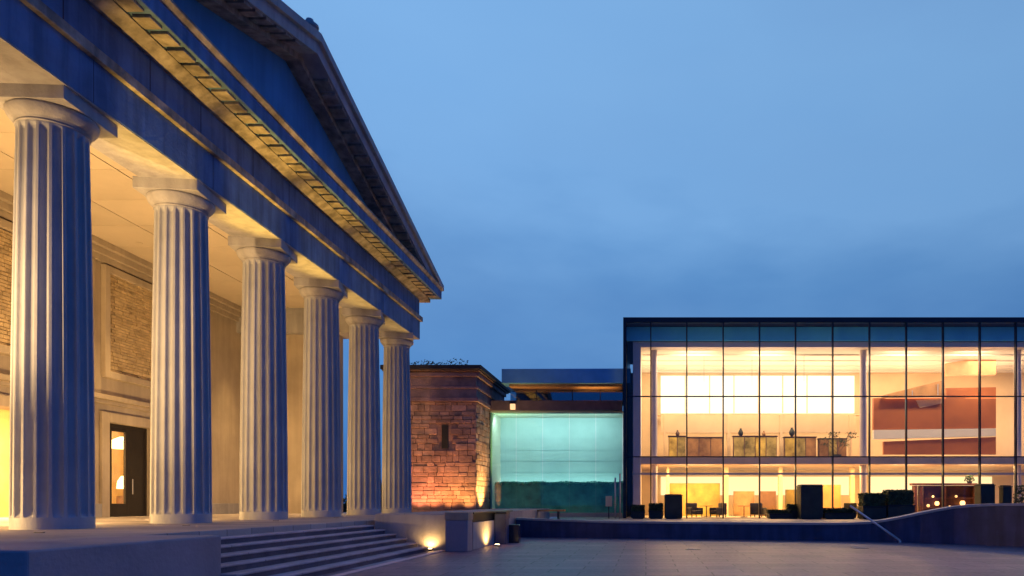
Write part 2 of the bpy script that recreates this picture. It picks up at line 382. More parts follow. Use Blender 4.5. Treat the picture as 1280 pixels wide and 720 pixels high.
# door surrounds
for a, c_ in (D1, D2):
    b = MB(); b.box(XW+.003, XW+.14, a-.42, a, 1.0, DZ+.42); b.box(XW+.003, XW+.14, c_, c_+.42, 1.0, DZ+.42); b.box(XW+.003, XW+.14, a, c_, DZ, DZ+.42)
    b.build('door_surround', WALLS, tp, .03)
# rubble panels set in frames
def panel(ya, yb, za, zb):
    b = MB(); z = za
    while z < zb-.05:
        h = random.uniform(.10, .17); y = ya
        while y < yb-.05:
            wd = random.uniform(.15, .42); g = random.uniform(.04, .10)
            b.box(XW+.02, XW+g, y, min(y+wd-.025, yb), z, min(z+h-.025, zb)); y += wd
        z += h
    b.build('rubble_panel', RELIEF, tp)
    f = MB(); e = .28
    f.box(XW+.004, XW+.2, ya-e, ya, za-e, zb+e); f.box(XW+.004, XW+.2, yb, yb+e, za-e, zb+e)
    f.box(XW+.004, XW+.2, ya, yb, za-e, za); f.box(XW+.004, XW+.2, ya, yb, zb, zb+e)
    f.build('panel_frame', WALLS, tp, .02)
panel(29.35, 33.6, EYE+5.35, EYE+9.35); panel(19.2, 25.0, EYE+5.35, EYE+9.35)
# pilaster strips on the plain wall
for y in (35.2, 28.2): box('pilaster', WALLS, XW+.005, XW+.16, y-.35, y+.35, 1.56, ZC-.76, tp, .02)
# glazed dark door (pair of leaves)
dr = MB(); a, c_ = D1; xd = XW-.25
dr.box(xd, xd+.12, a, a+.12, 1.0, DZ); dr.box(xd, xd+.12, c_-.12, c_, 1.0, DZ); dr.box(xd, xd+.12, a+.12, c_-.12, DZ-.14, DZ); 
mid = (a+c_)/2+.1
dr.box(xd, xd+.1, mid-.1, mid+.1, 1.0, DZ-.14); dr.box(xd, xd+.1, a+.12, mid-.1, 1.0, 1.55); dr.box(xd, xd+.1, mid+.1, c_-.12, 1.0, DZ-.14)
dr.box(xd, xd+.1, a+.3, a+.48, 1.55, DZ-.14); dr.box(xd, xd+.1, a+.48, mid-.1, DZ-.3, DZ-.14)
door = dr.build('door', mat('dark_door_wood', (.012, .007, .005), .75, .3, 3), tp, .01); door['label'] = 'dark wood double door with one lit glazed leaf'
g = MB().box(xd+.03, xd+.05, a+.12, mid-.1, 1.55, DZ-.14).build('glass', GL, None); g.parent = door
h = MB().tube((xd+.2, mid+.18, 1.95), (xd+.2, mid+.18, 2.6), .02).build('handle', PALEMET, None); h.parent = door
# lobby rooms behind both doors
ROOM = mat('lobby_plaster', (.55, .38, .18), .8, .15, 1)
b = MB(); b.box(XW-4.7, XW-4.5, 19, 44, 1, 6); b.box(XW-4.5, XW-th-.01, 18.8, 19, 1, 6); b.box(XW-4.5, XW-th-.01, 44, 44.2, 1, 6); b.box(XW-4.7, XW-th-.01, 18.8, 44.2, 6, 6.2)
b.build('lobby_wall', ROOM, tp)
lamp('lobby_light', (XW-2.4, 34.5, 5.7), 'AREA', 420, WARM, 1.6, parent=tp)
lamp('lobby_light', (XW-2.2, 27.0, 5.7), 'AREA', 2600, WARM, 1.6, parent=tp)
LX, LY = -24.8, 24.8*900/652
ch = thing('table_lamp', (LX, LY, 1.0), 'small glowing lamp on a stand seen low through the glazed temple door', 'lamp')
MB().lathe(LX, LY, [(.3, 1.0), (.3, 1.9), (.05, 1.92), (.04, 2.3)], 16).build('stand', TIMBER, ch)
MB().lathe(LX, LY, [(.30, 2.25), (.26, 2.6), (.12, 2.85)], 20).build('lamp_shade', emit('lamp_shade', (1, .62, .25), 5), ch)
ch = thing('pendant_lamp', (LX, LY, 4.3), 'glowing pendant lamp hanging above, seen high through the glazed temple door', 'lamp')
MB().lathe(LX, LY, [(.5, 4.15), (.55, 4.5), (.2, 4.7)], 20).build('lamp_shade', emit('pendant_shade', (1, .70, .30), 4), ch)
MB().tube((LX, LY, 4.7), (LX, LY, 6.0), .02).build('cable', DARKMET, ch)

# added floor uplights, hidden behind the columns, for the portico glow
GRP = 'added floor uplights hidden behind the temple columns'
up0 = None
bays = [(YS[i]+YS[i+1])/2 for i in range(6)]
ord_ = ['nearest the viewer', 'behind the second bay', 'behind the third bay', 'behind the fourth bay', 'behind the fifth bay', 'farthest, behind the last bay']
SPOTS = [(-16.9, 14.2), (-16.6, 20.1), (-16.6, 25.7), (-16.6, 31.2), (-16.6, 36.6)]
ENG = [230, 200, 160, 130, 110]
ENP = [1500, 420, 270, 210, 170]
ord_ = ['nearest the viewer', 'behind the second column', 'behind the third column', 'behind the fourth column', 'behind the fifth column']
for i, (x, y) in enumerate(SPOTS):
    t = thing('added_floor_lantern', (x, y, 1.0), 'squat warm floor lantern added out of sight inside the portico, '+ord_[i], 'lamp', GRP)
    MB().lathe(x, y, [(.2, 1.0), (.2, 1.06), (.1, 1.1), (.1, 1.16)], 16).build('base', DARKMET, t); MB().lathe(x, y, [(.1, 1.162), (.15, 1.25), (.1, 1.34)], 16).build('globe', LAMPW, t)
    lamp('uplight', (x, y, 1.42), 'AREA', ENG[i], WARM, .5, .5, (R(180), 0, 0), parent=t)
    lamp('glow', (x, y, 1.6), 'POINT', ENP[i], WARM, .12, parent=t)
# added recessed downlights, no fitting seen, wash the back of the floor
for i, y in enumerate((24.0, 29.0, 33.6, 37.6)):
    t = thing('added_downlight', (-20.4, y, ZC), 'added round recessed downlight in the portico ceiling near the back wall, '+('nearest', 'second', 'third', 'farthest')[i]+' of the four', 'lamp', 'added recessed downlights in the portico ceiling')
    MB().lathe(-20.4, y, [(.13, ZC-.02), (.13, ZC-.004)], 20).build('trim', CEILM, t)
    lamp('downlight', (-20.4, y, ZC-.06), 'SPOT', 4200, WARM, .08, spot=46, blend=1, parent=t)
bays = [(YS[i]+YS[i+1])/2 for i in range(6)]
ord_ = ['nearest the viewer', 'before the second bay', 'before the third bay', 'before the fourth bay', 'before the fifth bay', 'farthest, before the last bay']
# spotlight added out of view at the near end to rake the columns
t = thing('added_mast_spot', (-16.4, 11.5, 1.0), 'added warm spotlight on an unseen short mast inside the near end of the portico', 'lamp')
MB().tube((-16.4, 11.5, 1.0), (-16.4, 11.5, 4.2), .05).build('mast', DARKMET, t); box('head', DARKMET, -16.55, -16.25, 11.2, 11.5, 4.2, 4.5, t, .01)
lamp('spot', (-16.4, 11.65, 4.35), 'SPOT', 6200, (1, .62, .26), .12, rot=(R(113), 0, R(-10)), spot=84, blend=1, parent=t)
# cornice uplights on the platform just outside the column row
for i, y in enumerate(bays):
    t = thing('cornice_uplight', (-11.98, y, 1.0), 'tiny in-ground spotlight in front of the columns, '+ord_[i], 'lamp', 'in-ground spotlights along the column fronts')
    MB().lathe(-11.98, y, [(.09, 1.0), (.09, 1.012)], 16).build('rim', DARKMET, t); MB().lathe(-11.98, y, [(.05, 1.0125), (.05, 1.0135)], 16).build('lens', LAMPD, t)
    lamp('spot', (-11.98, y, 1.05), 'SPOT', [800, 6500, 9500, 7500, 4200, 2400][i], (1, .58, .10), .05, rot=(R(180), 0, 0), spot=24, blend=.7, parent=t)

# ---------------------------------------------------------------- steps and cheek block
st = thing('stone_steps', (-8, 18.4, 0), 'broad flight of worn stone steps climbing to the temple platform', 'steps')
for k in range(7):
    z = 1-(k+1)/7.0*1.0+1/7.0-.143
    x0 = -9.3+k*.357
    zz = .857-k*.143
    e = random.uniform(-.03, .03)
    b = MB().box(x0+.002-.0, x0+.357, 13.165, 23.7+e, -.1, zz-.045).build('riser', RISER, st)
    y = 13.165
    while y < 23.6:
        w_ = min(random.uniform(1.6, 2.2), 23.7+e-y); 
        if 23.7+e-y-w_ < .6: w_ = 23.7+e-y
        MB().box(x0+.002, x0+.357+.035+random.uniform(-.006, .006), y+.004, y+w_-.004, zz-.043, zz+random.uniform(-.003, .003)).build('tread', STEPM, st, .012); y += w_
pb = box('plinth_block', PLINTH, -9.3+.003, -7.75, 9.02, 13.16, -.1, 1.0, None, .03)
tag(pb, 'massive plain stone block ending the near side of the steps', 'plinth')
# kerb at foot of the steps, its pinkish highlight put into the colour
kb = box('kerb', mat('kerb_highlight', (.75, .52, .50), .5, .08, 2), -6.77, -6.58, 13.2, 23.75, 0, .03, None, .01); tag(kb, 'flush kerb strip with painted pale highlight along the foot of the steps', 'kerb')
# terrace with retaining wall
tr = box('terrace', PAVE2, -9.03, -6.0, 24.2, 45, -.1, 1.22); struct(tr)
rw = thing('retaining_wall', (-7.5, 24.2, 0), 'low tan stone retaining wall glowing gold at its foot beyond the steps', 'wall')
box('wall_body', STONE, -9.03, -5.97, 24.0, 24.197, 0, 1.2, rw, .01)
box('wall_body', STONE, -5.997, -5.8, 24.2, 31.0, 0, .92, rw, .01)
box('coping', DARKMET, -6.05, -5.72, 24.0, 31.05, 1.205, 1.27, rw, .01)
box('upper_band', DARKMET, -5.997, -5.85, 24.2, 31.0, .92, 1.205, rw)
pl = thing('stone_pillar', (X(571, 23.6), 23.6, 0), 'square stone pillar with lit tan cap standing at the foot of the steps', 'pillar')
x0, x1 = X(557, 23.3), X(585, 23.3)
box('shaft', PLINTH, x0, x1, 23.25, 23.9, 0, 1.02, pl, .02); box('cap', mat('tan_cap', (.5, .33, .2), .7, .1, 3), x0-.02, x1+.02, 23.23, 23.92, 1.02, 1.28, pl, .02)
p2 = thing('granite_pillar', (X(625, 27.6), 27.8, 0), 'dark blue granite pillar at the left end of the curved wall', 'pillar')
box('shaft', CURVW, X(618, 27.6), X(632, 27.6), 27.6, 28.3, 0, 1.16, p2, .02); box('cap', DARKMET, X(617, 27.6), X(633, 27.6), 27.58, 28.33, 1.16, 1.23, p2, .01)
lw = box('link_wall', mat('polished_granite', (.06, .04, .045), .15, .3, 2), X(632, 28.5), X(646, 28.5)+.1, 28.4, 28.8, 0, .72, None, .02); tag(lw, 'short polished brown wall between the granite pillar and the curved wall', 'wall')
def flood(x, y, z, e, label, rot, sp=120, col=GOLD):
    t = thing('ground_floodlight', (x, y, z), label, 'lamp')
    box('housing', DARKMET, x-.09, x+.09, y-.06, y+.06, z, z+.07, t, .01); box('lens', LAMPW, x-.07, x+.07, y-.045, y+.045, z+.071, z+.078, t)
    lamp('flood', (x, y, z+.12), 'SPOT', e, col, .05, rot=rot, spot=sp, blend=.7, parent=t)
flood(-7.15, 23.8, 0, 48, 'small glowing floodlight on the ground between steps and stone pillar', (R(150), 0, 0), 150)
flood(-5.4, 26.2, 0, 160, 'small floodlight on the ground right of the stone pillar', (R(150), 0, R(90)), 150)


# ================================================================ RED STONE HOUSE
sx1 = X(595, 46); sx0 = X(486, 46); hb = 46; ht = Zh(466, 46)
hs = thing('stone_house', (sx1-5, 49, .6), 'old red sandstone building with dark eaves and slit window, floodlit orange', 'building')
b = MB().box(sx0, sx1-.1, hb+.1, hb+9, .3, ht); b.build('wall_core', RED, hs)
def masonry(name, horizontal, u0, u1, z0, z1, hole=None, top=None):
    b = MB(); z = z0; row = 0
    while z < z1-.06:
        h = random.choice((.24, .3, .34, .42)); h = min(h, z1-z); u = u0-random.uniform(0, .5)
        while u < u1-.02:
            wd = random.uniform(.35, 1.0); a, c_ = max(u, u0), min(u+wd-.02, u1)
            if c_-a > .03:
                pr = random.uniform(0, .045)
                if not (hole and a < hole[1] and c_ > hole[0] and z < hole[3] and z+h > hole[2]):
                    if horizontal: b.box(a, c_, hb-pr, hb+.12, z, z+h-.025)
                    else: b.box(sx1-.12, sx1+pr, a, c_, z, z+h-.025)
            u += wd
        z += h; row += 1
    return b.build(name, RED, hs, .03)
hole = (X(552, 46), X(560, 46), Zh(560, 46), Zh(531, 46))
masonry('front_masonry', True, sx0, sx1-.0, .6, Zh(502, 46), hole)
masonry('side_masonry', False, hb+.02, hb+9, .6, Zh(502, 46))
RED2 = mat('red_sandstone_plain', (.24, .15, .15), .85, .25, 1.2, .4, 8)
b = MB(); 
for (p0, p1, o_) in ((502, 497, .16), (497, 486, .06), (486, 483, .14), (483, 471, .05), (471, 466, .2)):
    b.box(sx0, sx1+o_, hb-o_, hb+9, Zh(p0, 46)+.003, Zh(p1, 46))
b.build('frieze', RED2, hs, .02)
sw = box('slit_window', mat('slit_dark', (.01, .012, .016), .4), hole[0], hole[1], hb+.02, hb+.1, hole[2], hole[3], hs)
lamp_arch = MB().lathe(0, 0, [(.23, 0), (.23, .1)], 20)
# roof slab with overhang and ragged planting on top
RZ = Zh(463, 46)
box('roof', DARKROOF, sx0-.4, sx1+.42, hb-.45, hb+9.6, RZ, RZ+.28, hs, .03)
box('soffit_board', TIMBER, sx0-.3, sx1+.30, hb-.33, hb+9.4, RZ-.10, RZ-.002, hs, .01)
rb = thing('rooftop_plants', (sx1-2.5, 46.6, RZ+.28), 'dark ragged plants growing along the edge of the stone building roof', 'plants')
b = MB()
for k in range(420):
    x = random.uniform(sx1-5.4, sx1-.6); hgt = (.22+.2*abs(math.sin(x*2.1))) * (1.7 if abs(x-X(572, 46)) < .35 else 1)
    b.leaf((x, 46.2+random.uniform(-.4, 1.2), RZ+.28+random.uniform(0, hgt)), random.uniform(.05, .1))
b.build('foliage', LEAF, rb)
# its floodlights
for i, (px, e, c_) in enumerate(((520, 560, (1, .34, .17)), (538, 560, (1, .36, .14)), (560, 560, (1, .42, .13)), (582, 560, (1, .50, .15)))):
    x = X(px, 45.3)
    t = thing('ground_floodlight', (x, 45.2, 1.22), 'orange ground floodlight at the foot of the red stone building, '+('first from the columns', 'second from the columns', 'third from the columns', 'nearest its right corner')[i], 'lamp', 'floodlights under the stone building')
    box('housing', DARKMET, x-.12, x+.12, 45.1, 45.3, .55, .75, t)
    box('lens', emit('orange_lens', c_, 6), x-.1, x+.1, 45.12, 45.28, .752, .76, t)
    lamp('flood', (x, 45.2, .85), 'SPOT', e, c_, .08, rot=(R(172), 0, 0), spot=110, blend=.9, parent=t)
t = thing('ground_floodlight', (sx1+1.1, 47.2, .6), 'golden floodlight beside the right corner of the red stone building', 'lamp')
box('housing', DARKMET, sx1+1.0, sx1+1.2, 47.1, 47.3, .6, .75, t); box('lens', LAMPW, sx1+1.02, sx1+1.18, 47.12, 47.28, .752, .76, t)
lamp('flood', (sx1+1.1, 47.2, .85), 'SPOT', 3000, (1, .60, .18), .08, rot=(R(180), R(-18), 0), spot=100, blend=.9, parent=t)

# ================================================================ TEAL PAVILION
pv = thing('glass_pavilion', (X(700, 50), 52, .6), 'low pavilion with a glowing teal glass front under a blue metal fascia', 'building')
a, c_ = X(612, 50), X(778, 50)
zt = Zh(516, 50)
box('back_wall', TEALW, a, c_+.3, 53, 53.3, .6, zt, pv)
b = MB(); z = Zh(603, 50)
while z < zt-.3: b.box(a, c_+.3, 52.975, 52.999, z, z+.02); z += .82
b.build('wall_ribs', TEALW, pv)
box('low_screen', TEALD, a, c_+.2, 51.2, 51.35, .6, Zh(603, 51.2), pv)
b = MB()
for k in range(2600):
    x = random.uniform(a, c_); b.leaf((x, 51.1+random.uniform(-.15, .15), Zh(603, 51)+random.uniform(-.2, .05+.03*math.sin(x*3.1))), random.uniform(.05, .09))
hg = tag(b.build('hedge', mat('teal_hedge', (.12, .42, .38), .7, .3, 3, island=.3)), 'clipped dark hedge behind the teal glass front of the pavilion', 'hedge')
box('side_wall', WHITE, a, a+.15, 50.1, 53, .6, zt, pv); box('ceiling', WHITE, a, c_+.3, 50.1, 53.3, zt+.003, zt+.12, pv)
box('base_strip', COPING, a, c_, 49.9, 50.25, .6, Zh(641, 50), pv, .01)
npn = 5
for k in range(npn):
    u0, u1 = a+(c_-a)*k/npn, a+(c_-a)*(k+1)/npn
    box('glass_pane', GLT, u0+.012, u1-.012, 50.0, 50.03, Zh(641, 50), zt, pv)
box('corner_post', DARKMET, a-.06, a+.06, 49.94, 50.08, .6, zt, pv)
lamp('ceiling_strip', ((a+c_)/2, 50.5, zt-.3), 'AREA', 215, (1, .96, .96), c_-a-.6, .4, (R(48), 0, 0), parent=pv)
lamp('floor_strip', ((a+c_)/2, 52.2, Zh(610, 50)), 'AREA', 60, (.9, 1, .95), c_-a-.6, .3, (R(125), 0, 0), parent=pv)
box('lintel', mat('bronze_lintel', (.12, .085, .085), .5, .2, 2), a+.002, c_, 49.8, 50.6, zt+.13, Zh(501, 50), pv, .02)
a2 = X(637, 50)
box('clerestory_glass', GLD, a2, c_, 50.3, 50.33, Zh(501, 50), Zh(487, 50), pv)
box('clerestory_room', mat('dim_room', (.25, .45, .5), .8), a2, c_, 52.5, 52.6, Zh(501, 50), Zh(482, 50), pv)
for px in (670, 715, 750): box('clerestory_mullion', DARKMET, X(px, 50)-.03, X(px, 50)+.03, 50.25, 50.36, Zh(501, 50), Zh(487, 50), pv)
box('canopy_soffit', mat('canopy_timber', (.42, .22, .10), .6, .25, 2), X(640, 50), c_, 49.0, 52.6, Zh(486, 50), Zh(483, 50), pv)
MB().prism([(X(627, 48.6), Zh(461, 48.6)), (c_+.6, Zh(460.5, 48.6)), (c_+.6, Zh(479, 48.6)), (X(627, 48.6), Zh(479, 48.6))], lambda u, v, t: (u, 48.6+4*t, v)).build('canopy_fascia', BLUEMET, pv, .02)
lamp('canopy_light', (X(745, 50), 49.6, Zh(499, 50)+.15), 'AREA', 20, GOLD, 2.5, .2, (R(180), 0, 0), parent=pv)
# wall lantern at left of lintel
lt = thing('wall_lantern', (X(641, 49.7), 49.7, Zh(508, 49.7)), 'small warm lantern on the bronze lintel beside the stone building', 'lamp')
MB().box(X(638, 49.7), X(644, 49.7), 49.55, 49.79, Zh(512, 49.7), Zh(505, 49.7)).build('lantern_glass', emit('lantern', (1, .55, .25), 1.3), lt, .02)
box('lantern_cap', DARKMET, X(637, 49.7), X(645, 49.7), 49.53, 49.795, Zh(505, 49.7)+.002, Zh(503.6, 49.7), lt)
# poles and small sign near the hall corner
for i, (px, py) in enumerate(((769, 597), (775, 592))):
    d = 44.6
    q = MB().tube((X(px, d), d, .6), (X(px, d), d, Zh(py, d)), .05).build('slim_post', COPING, None, smooth=True)
    tag(q, ('shorter', 'taller')[i]+' of two slim pale posts before the teal glass at the hall corner', 'post', 'slim pale posts')
sg = thing('notice_board', (X(761, 44.8), 44.8, .6), 'small cream blank notice board standing before the teal glass', 'sign')
box('board', CREAM, X(757, 44.8), X(765, 44.8), 44.8, 44.84, Zh(633, 44.8), Zh(620, 44.8), sg, .01); box('leg', DARKMET, X(761, 44.8)-.03, X(761, 44.8)+.03, 44.81, 44.83, .6, Zh(633, 44.8), sg)
bn = thing('bench', (X(672, 40), 40, .6), 'long orange timber bench in front of the teal glass', 'bench')
box('seat', BENCHM, X(638, 40), X(706, 40), 39.8, 40.3, 1.10, 1.20, bn, .01)
for px in (646, 698): box('leg', DARKMET, X(px, 40)-.05, X(px, 40)+.05, 39.85, 40.25, .6, 1.10, bn)

# ================================================================ GLASS HALL
HD = 45.0; gx0 = X(779, HD); gx1 = X(1406, HD); gz0 = .6; gz1 = Zh(397, HD); dep = 14
gh = thing('glass_hall', (X(1030, HD), HD+6, .6), 'two-storey glass-walled hall with dark thin frame and brilliantly lit interior', 'building')
b = MB(); b.box(gx0, gx0+.2, HD-.1, HD+.3, gz0, gz1-.32); b.box(gx0, gx1, HD-.1, HD+.3, gz1-.32, gz1); b.box(gx1-.3, gx1, HD-.1, HD+.3, gz0, gz1-.32)
b.build('frame', DARKMET, gh, .01)
box('roof', DARKROOF, gx0+.01, gx1-.01, HD+.301, HD+dep, gz1-.25, gz1-.02, gh)
box('side_wall', DARKMET, gx0+.02, gx0+.14, HD+.305, HD+dep, gz0, gz1-.26, gh)
zT1, zT2, zTop = Zh(495.5, HD), Zh(571, HD), gz1-.32
mull = [813.5, 858.5, 904, 949.5, 994.5, 1041, 1087, 1133, 1179, 1225, 1270, 1316, 1362]
for px in mull: box('mullion', DARKMET, X(px, HD)-.038, X(px, HD)+.038, HD-.06, HD+.16, gz0, zTop, gh)
edges = [783]+mull+[1400]
for z, h in ((zT1, .07), (zT2, .07)):
    b = MB()
    for p0, p1 in zip(edges[:-1], edges[1:]):
        b.box(X(p0, HD)+.047, X(p1, HD)-.047, HD-.04, HD+.10, z-h/2, z+h/2)
    b.build('transom', DARKMET, gh)
zS = Zh(427, HD)
lv = [(gz0+.02, zT2-.036), (zT2+.036, zT1-.036), (zT1+.036, zTop)]
for p0, p1 in zip(edges[:-1], edges[1:]):
    for z0, z1 in lv:
        box('glass_pane', GL, X(p0, HD)+.05, X(p1, HD)-.05, HD+.02, HD+.035, z0, z1, gh)
# opaque spandrel behind the top glass; reflected sky blue put into its colour
SPB = mat('sky_tinted_spandrel', (.12, .66, 1.0), .25, .06, .8)
ID = 46.3                                   # inner portal face
cz = Zh(434, ID)
box('sky_tinted_spandrel', SPB, gx0+.16, gx1-.2, ID-.25, ID-.1, Zh(427, ID), gz1-.33, gh)
# inner portal frame
LIL = mat('lilac_grey_metal', (.60, .52, .52), .45, .05, 1, metal=.1)
b = MB(); b.box(X(791, ID), X(801, ID), ID, ID+.4, gz0, Zh(427, ID)-.01); b.box(X(801, ID)+.002, gx1-.2, ID, ID+.4, cz, Zh(427, ID)-.01)
b.build('portal_frame', LIL, gh, .02)
BK = 55.5; BK2 = 51
fz = Zh(580, ID); fzt = Zh(571.5, ID)       # upper floor slab
box('ceiling', WHITE, X(801, ID), gx1-.2, ID+.4, HD+dep, cz+.003, cz+.2, gh)
box('back_wall', CREAM, X(801, ID)-1.2, gx1-.2, BK, BK+.2, gz0, cz, gh)
box('inner_side_wall', WHITE, X(801, ID)-.25, X(801, ID)-.003, ID+.4, BK, gz0, cz, gh)
box('upper_floor', mat('slab_edge', (.62, .48, .38), .6, .1, 1), X(801, ID), gx1-.2, ID+.1, BK-.01, fz, fzt, gh)
box('upper_floor_finish', FLOORW, X(801, ID), gx1-.2, ID+.12, BK-.01, fzt+.003, fzt+.02, gh)
box('ground_floor', FLOORW, gx0+.2, gx1-.2, HD+.2, BK-.01, gz0+.004, gz0+.04, gh)
# glowing bands put on the back wall for its bright lit zones
box('luminous_band', WGLOW, X(826, BK-.3), X(1068, BK-.3), BK-.3, BK-.02, Zh(517, BK), Zh(470.5, BK), gh)
for p0, p1 in ((826, 1068), (1088, 1240)): box('low_luminous_band', WGLOW2, X(p0, BK-.3), X(p1, BK-.3), BK-.3, BK-.02, Zh(619, BK), Zh(596, BK), gh)
# inner rail / head of the ground floor glazing
box('inner_transom', PALEMET, X(790, 46), gx1-.25, 46.0, 46.06, Zh(593.5, 46), Zh(591, 46), gh)
# round interior columns
for i, px in enumerate((817.5, 1079, 1272)):
    b = MB().lathe(X(px, 47.3), 47.3, [(.22, gz0+.04), (.22, fz-.003)], 24); b.lathe(X(px, 47.3), 47.3, [(.22, fzt+.02), (.22, cz)], 24)
    q = b.build('interior_column', LIL, gh, smooth=False)
# piers on upper floor
for px, wd in ((831, 3), (911, 4), (977, 4), (1063, 3)):
    box('pier', CREAM, X(px, 52)-wd*.03, X(px, 52)+wd*.03, 52, 52.4, fzt+.02, Zh(517, 52), gh, .01)
for px, wd in ((835, 3), (908, 5), (976, 4), (1066, 5)):
    box('pier', CREAM, X(px, 50)-wd*.03, X(px, 50)+wd*.03, 50, 50.4, gz0+.04, fz-.003, gh, .01)
box('bulkhead', CREAM, X(826, 52), X(1070, 52), 52.05, 52.3, Zh(541, 52), Zh(519, 52), gh)
# hall lighting, including added fill lights
for i, px in enumerate((850, 950, 1040, 1140, 1240)):
    lamp('ceiling_light', (X(px, 50), 50, cz-.1), 'AREA', 350, (1, .69, .40), 3.0, 4.0, parent=gh)
    lamp('ceiling_fill', (X(px, 50), 51, Zh(500, 50)), 'AREA', 230, (1, .70, .42), 4.2, 3.6, (R(180), 0, 0), parent=gh)  # second lamp is an added upward fill to brighten the ceiling
    lamp('ground_floor_light', (X(px, 48.5), 48.3, fz-.08), 'AREA', 520, (1, .58, .20), 3.4, 2.0, parent=gh)
for px in (868, 960, 1130, 1215): lamp('front_fill', (X(px, 48), 47.2, Zh(445, 48)), 'AREA', 210, (1, .74, .46), 2.4, .5, (R(38), 0, 0), parent=gh); lamp('front_fill', (X(px, 48), 47.0, fz-.15), 'AREA', 110, (1, .70, .36), 2.4, .4, (R(52), 0, 0), parent=gh)  # added fill from the glass side for stair and furniture
lamp('ceiling_light', (X(1320, 49), 50, cz-.1), 'AREA', 700, (1, .66, .34), 3.0, 4.0, parent=gh)

CANV1 = mat('veneer_gold', (.45, .28, .04), .5, .4, 1.0, col2=(.80, .58, .12))
CANV2 = mat('veneer_brown', (.34, .16, .06), .5, .4, .8, col2=(.52, .28, .10))
CANV3 = mat('veneer_olive', (.20, .16, .03), .5, .4, 1.2, col2=(.60, .46, .14))
def cabinet(px0, px1, py0, d, ms, label):
    t = thing('sideboard', (X((px0+px1)/2, d), d, fzt+.02), label, 'sideboard', 'low sideboards on the upper floor')
    x0, x1, z0, z1 = X(px0, d), X(px1, d), fzt+.025, Zh(py0, d)
    box('carcass', TIMBER, x0, x1, d, d+.5, z0+.1, z1-.05, t); box('top', WD0, x0-.06, x1+.06, d-.06, d+.52, z1-.048, z1+.02, t)
    n = max(2, round((x1-x0)/.75)); w_ = (x1-x0)/n
    for k in range(n): box('door', ms[(k*7+int(px0)) % len(ms)], x0+k*w_+.03, x0+(k+1)*w_-.03, d-.03, d-.002, z0+.14, z1-.09, t, .01)
    for x in (x0+.1, x1-.1): box('leg', DARKMET, x-.04, x+.04, d+.05, d+.4, z0, z0+.098, t)
    return z1+.022
WD0 = mat('dark_top', (.05, .03, .02), .4, .2, 3)
cabs = [(836, 857, 545, (CANV1, CANV3), 'olive and gold sideboard at the upper floor left end'), (859, 903, 546.5, (CANV2,), 'wide plain brown sideboard second from the left upstairs'),
        (917, 971, 545, (CANV3, CANV1, CANV3), 'long olive sideboard between two upstairs piers'), (981, 1020, 546, (CANV1, CANV3, CANV2), 'mixed yellow and brown sideboard right of the long olive one'), (1024, 1058, 548, (CANV2, CANV3), 'brown and olive sideboard beside the grey interior column upstairs')]
for a_, b_, c_, ms, lb in cabs: cabinet(a_, b_, c_, 51.0, ms, lb)
SH = ((.06, 0), (.13, .12), (.16, .26), (.10, .42), (.05, .5), (.08, .56))
for px, sc, m_, lb in ((847, .8, TIMBER, 'small brown vase on the leftmost upstairs sideboard'), (926, 1.0, BLACKG, 'dark vase at the left end of the long olive sideboard'), (955, .7, CANV2, 'squat tan vase on the right half of the long olive sideboard'), (990, 1.1, BLACKG, 'tall black vase on the mixed yellow and brown sideboard')):
    x = X(px, 51.2); z = Zh(545.6, 51)+.03
    q = MB().lathe(x, 51.25, [(r_*sc*1.2, z+h_*sc) for r_, h_ in SH], 16).build('vase', m_, smooth=True); tag(q, lb, 'vase', 'vases on the upstairs sideboards')
def treeplant(px, d, z, h, label):
    t = thing('indoor_tree', (X(px, d), d, z), label, 'plant'); x = X(px, d)
    MB().lathe(x, d, [(.2, z), (.28, z+.4), (.26, z+.4)], 16).build('pot', BLACKG, t)
    sm = MB(); lf = MB()
    for k in range(9):
        a_ = k*2.4; q = .5+.35*(k % 3); tip = Vector((x+q*math.cos(a_), d+q*.5*math.sin(a_), z+h*(.55+.05*k)))
        sm.tube((x, d, z+.35+.1*k), tip, .018, 6)
        for i_ in range(26): lf.leaf(tip+Vector((random.gauss(0, .22), random.gauss(0, .2), random.gauss(0, .07))), random.uniform(.05, .1))
    sm.tube((x, d, z+.35), (x, d, z+h*.75), .03, 8); sm.build('trunk', TIMBER, t); lf.build('foliage', LEAF, t)
treeplant(1047, 50.2, fzt+.025, 2.0, 'flat-branched indoor tree in front of the last upstairs sideboard')
# slim pendant lamps
for i, (px, py) in enumerate(((880, 480), (940, 486), (1005, 480))):
    d = 49.0; x = X(px, d); z = Zh(py, d)
    t = thing('pendant_lamp', (x, d, z), ('left', 'middle', 'right')[i]+' of three thin pendant lamps hanging from the hall ceiling', 'lamp', 'pendant lamps in the hall')
    MB().tube((x, d, z+.1), (x, d, cz), .008, 6).build('cable', DARKMET, t); MB().lathe(x, d, [(.16, z-.08), (.13, z+.02), (.03, z+.12)], 16).build('lamp_shade', emit('pendant_glow', (1, .75, .45), 2.5), t)
# fins that divide the luminous band, ceiling ribs
for k in range(1, 8):
    px = 826+(1068-826)*k/8; box('band_fin', CREAM, X(px, BK)-.03, X(px, BK)+.03, BK-.42, BK-.302, Zh(517, BK), Zh(470.5, BK), gh)
for y in (48.5, 50.5, 52.5, 54.3): box('ceiling_rib', WHITE, X(803, ID), gx1-.25, y, y+.12, cz-.10, cz-.002, gh)
box('band_shelf', CREAM, X(822, BK), X(1070, BK), BK-1.3, BK-.45, Zh(519, BK-1.3), Zh(517.5, BK-1.3), gh)

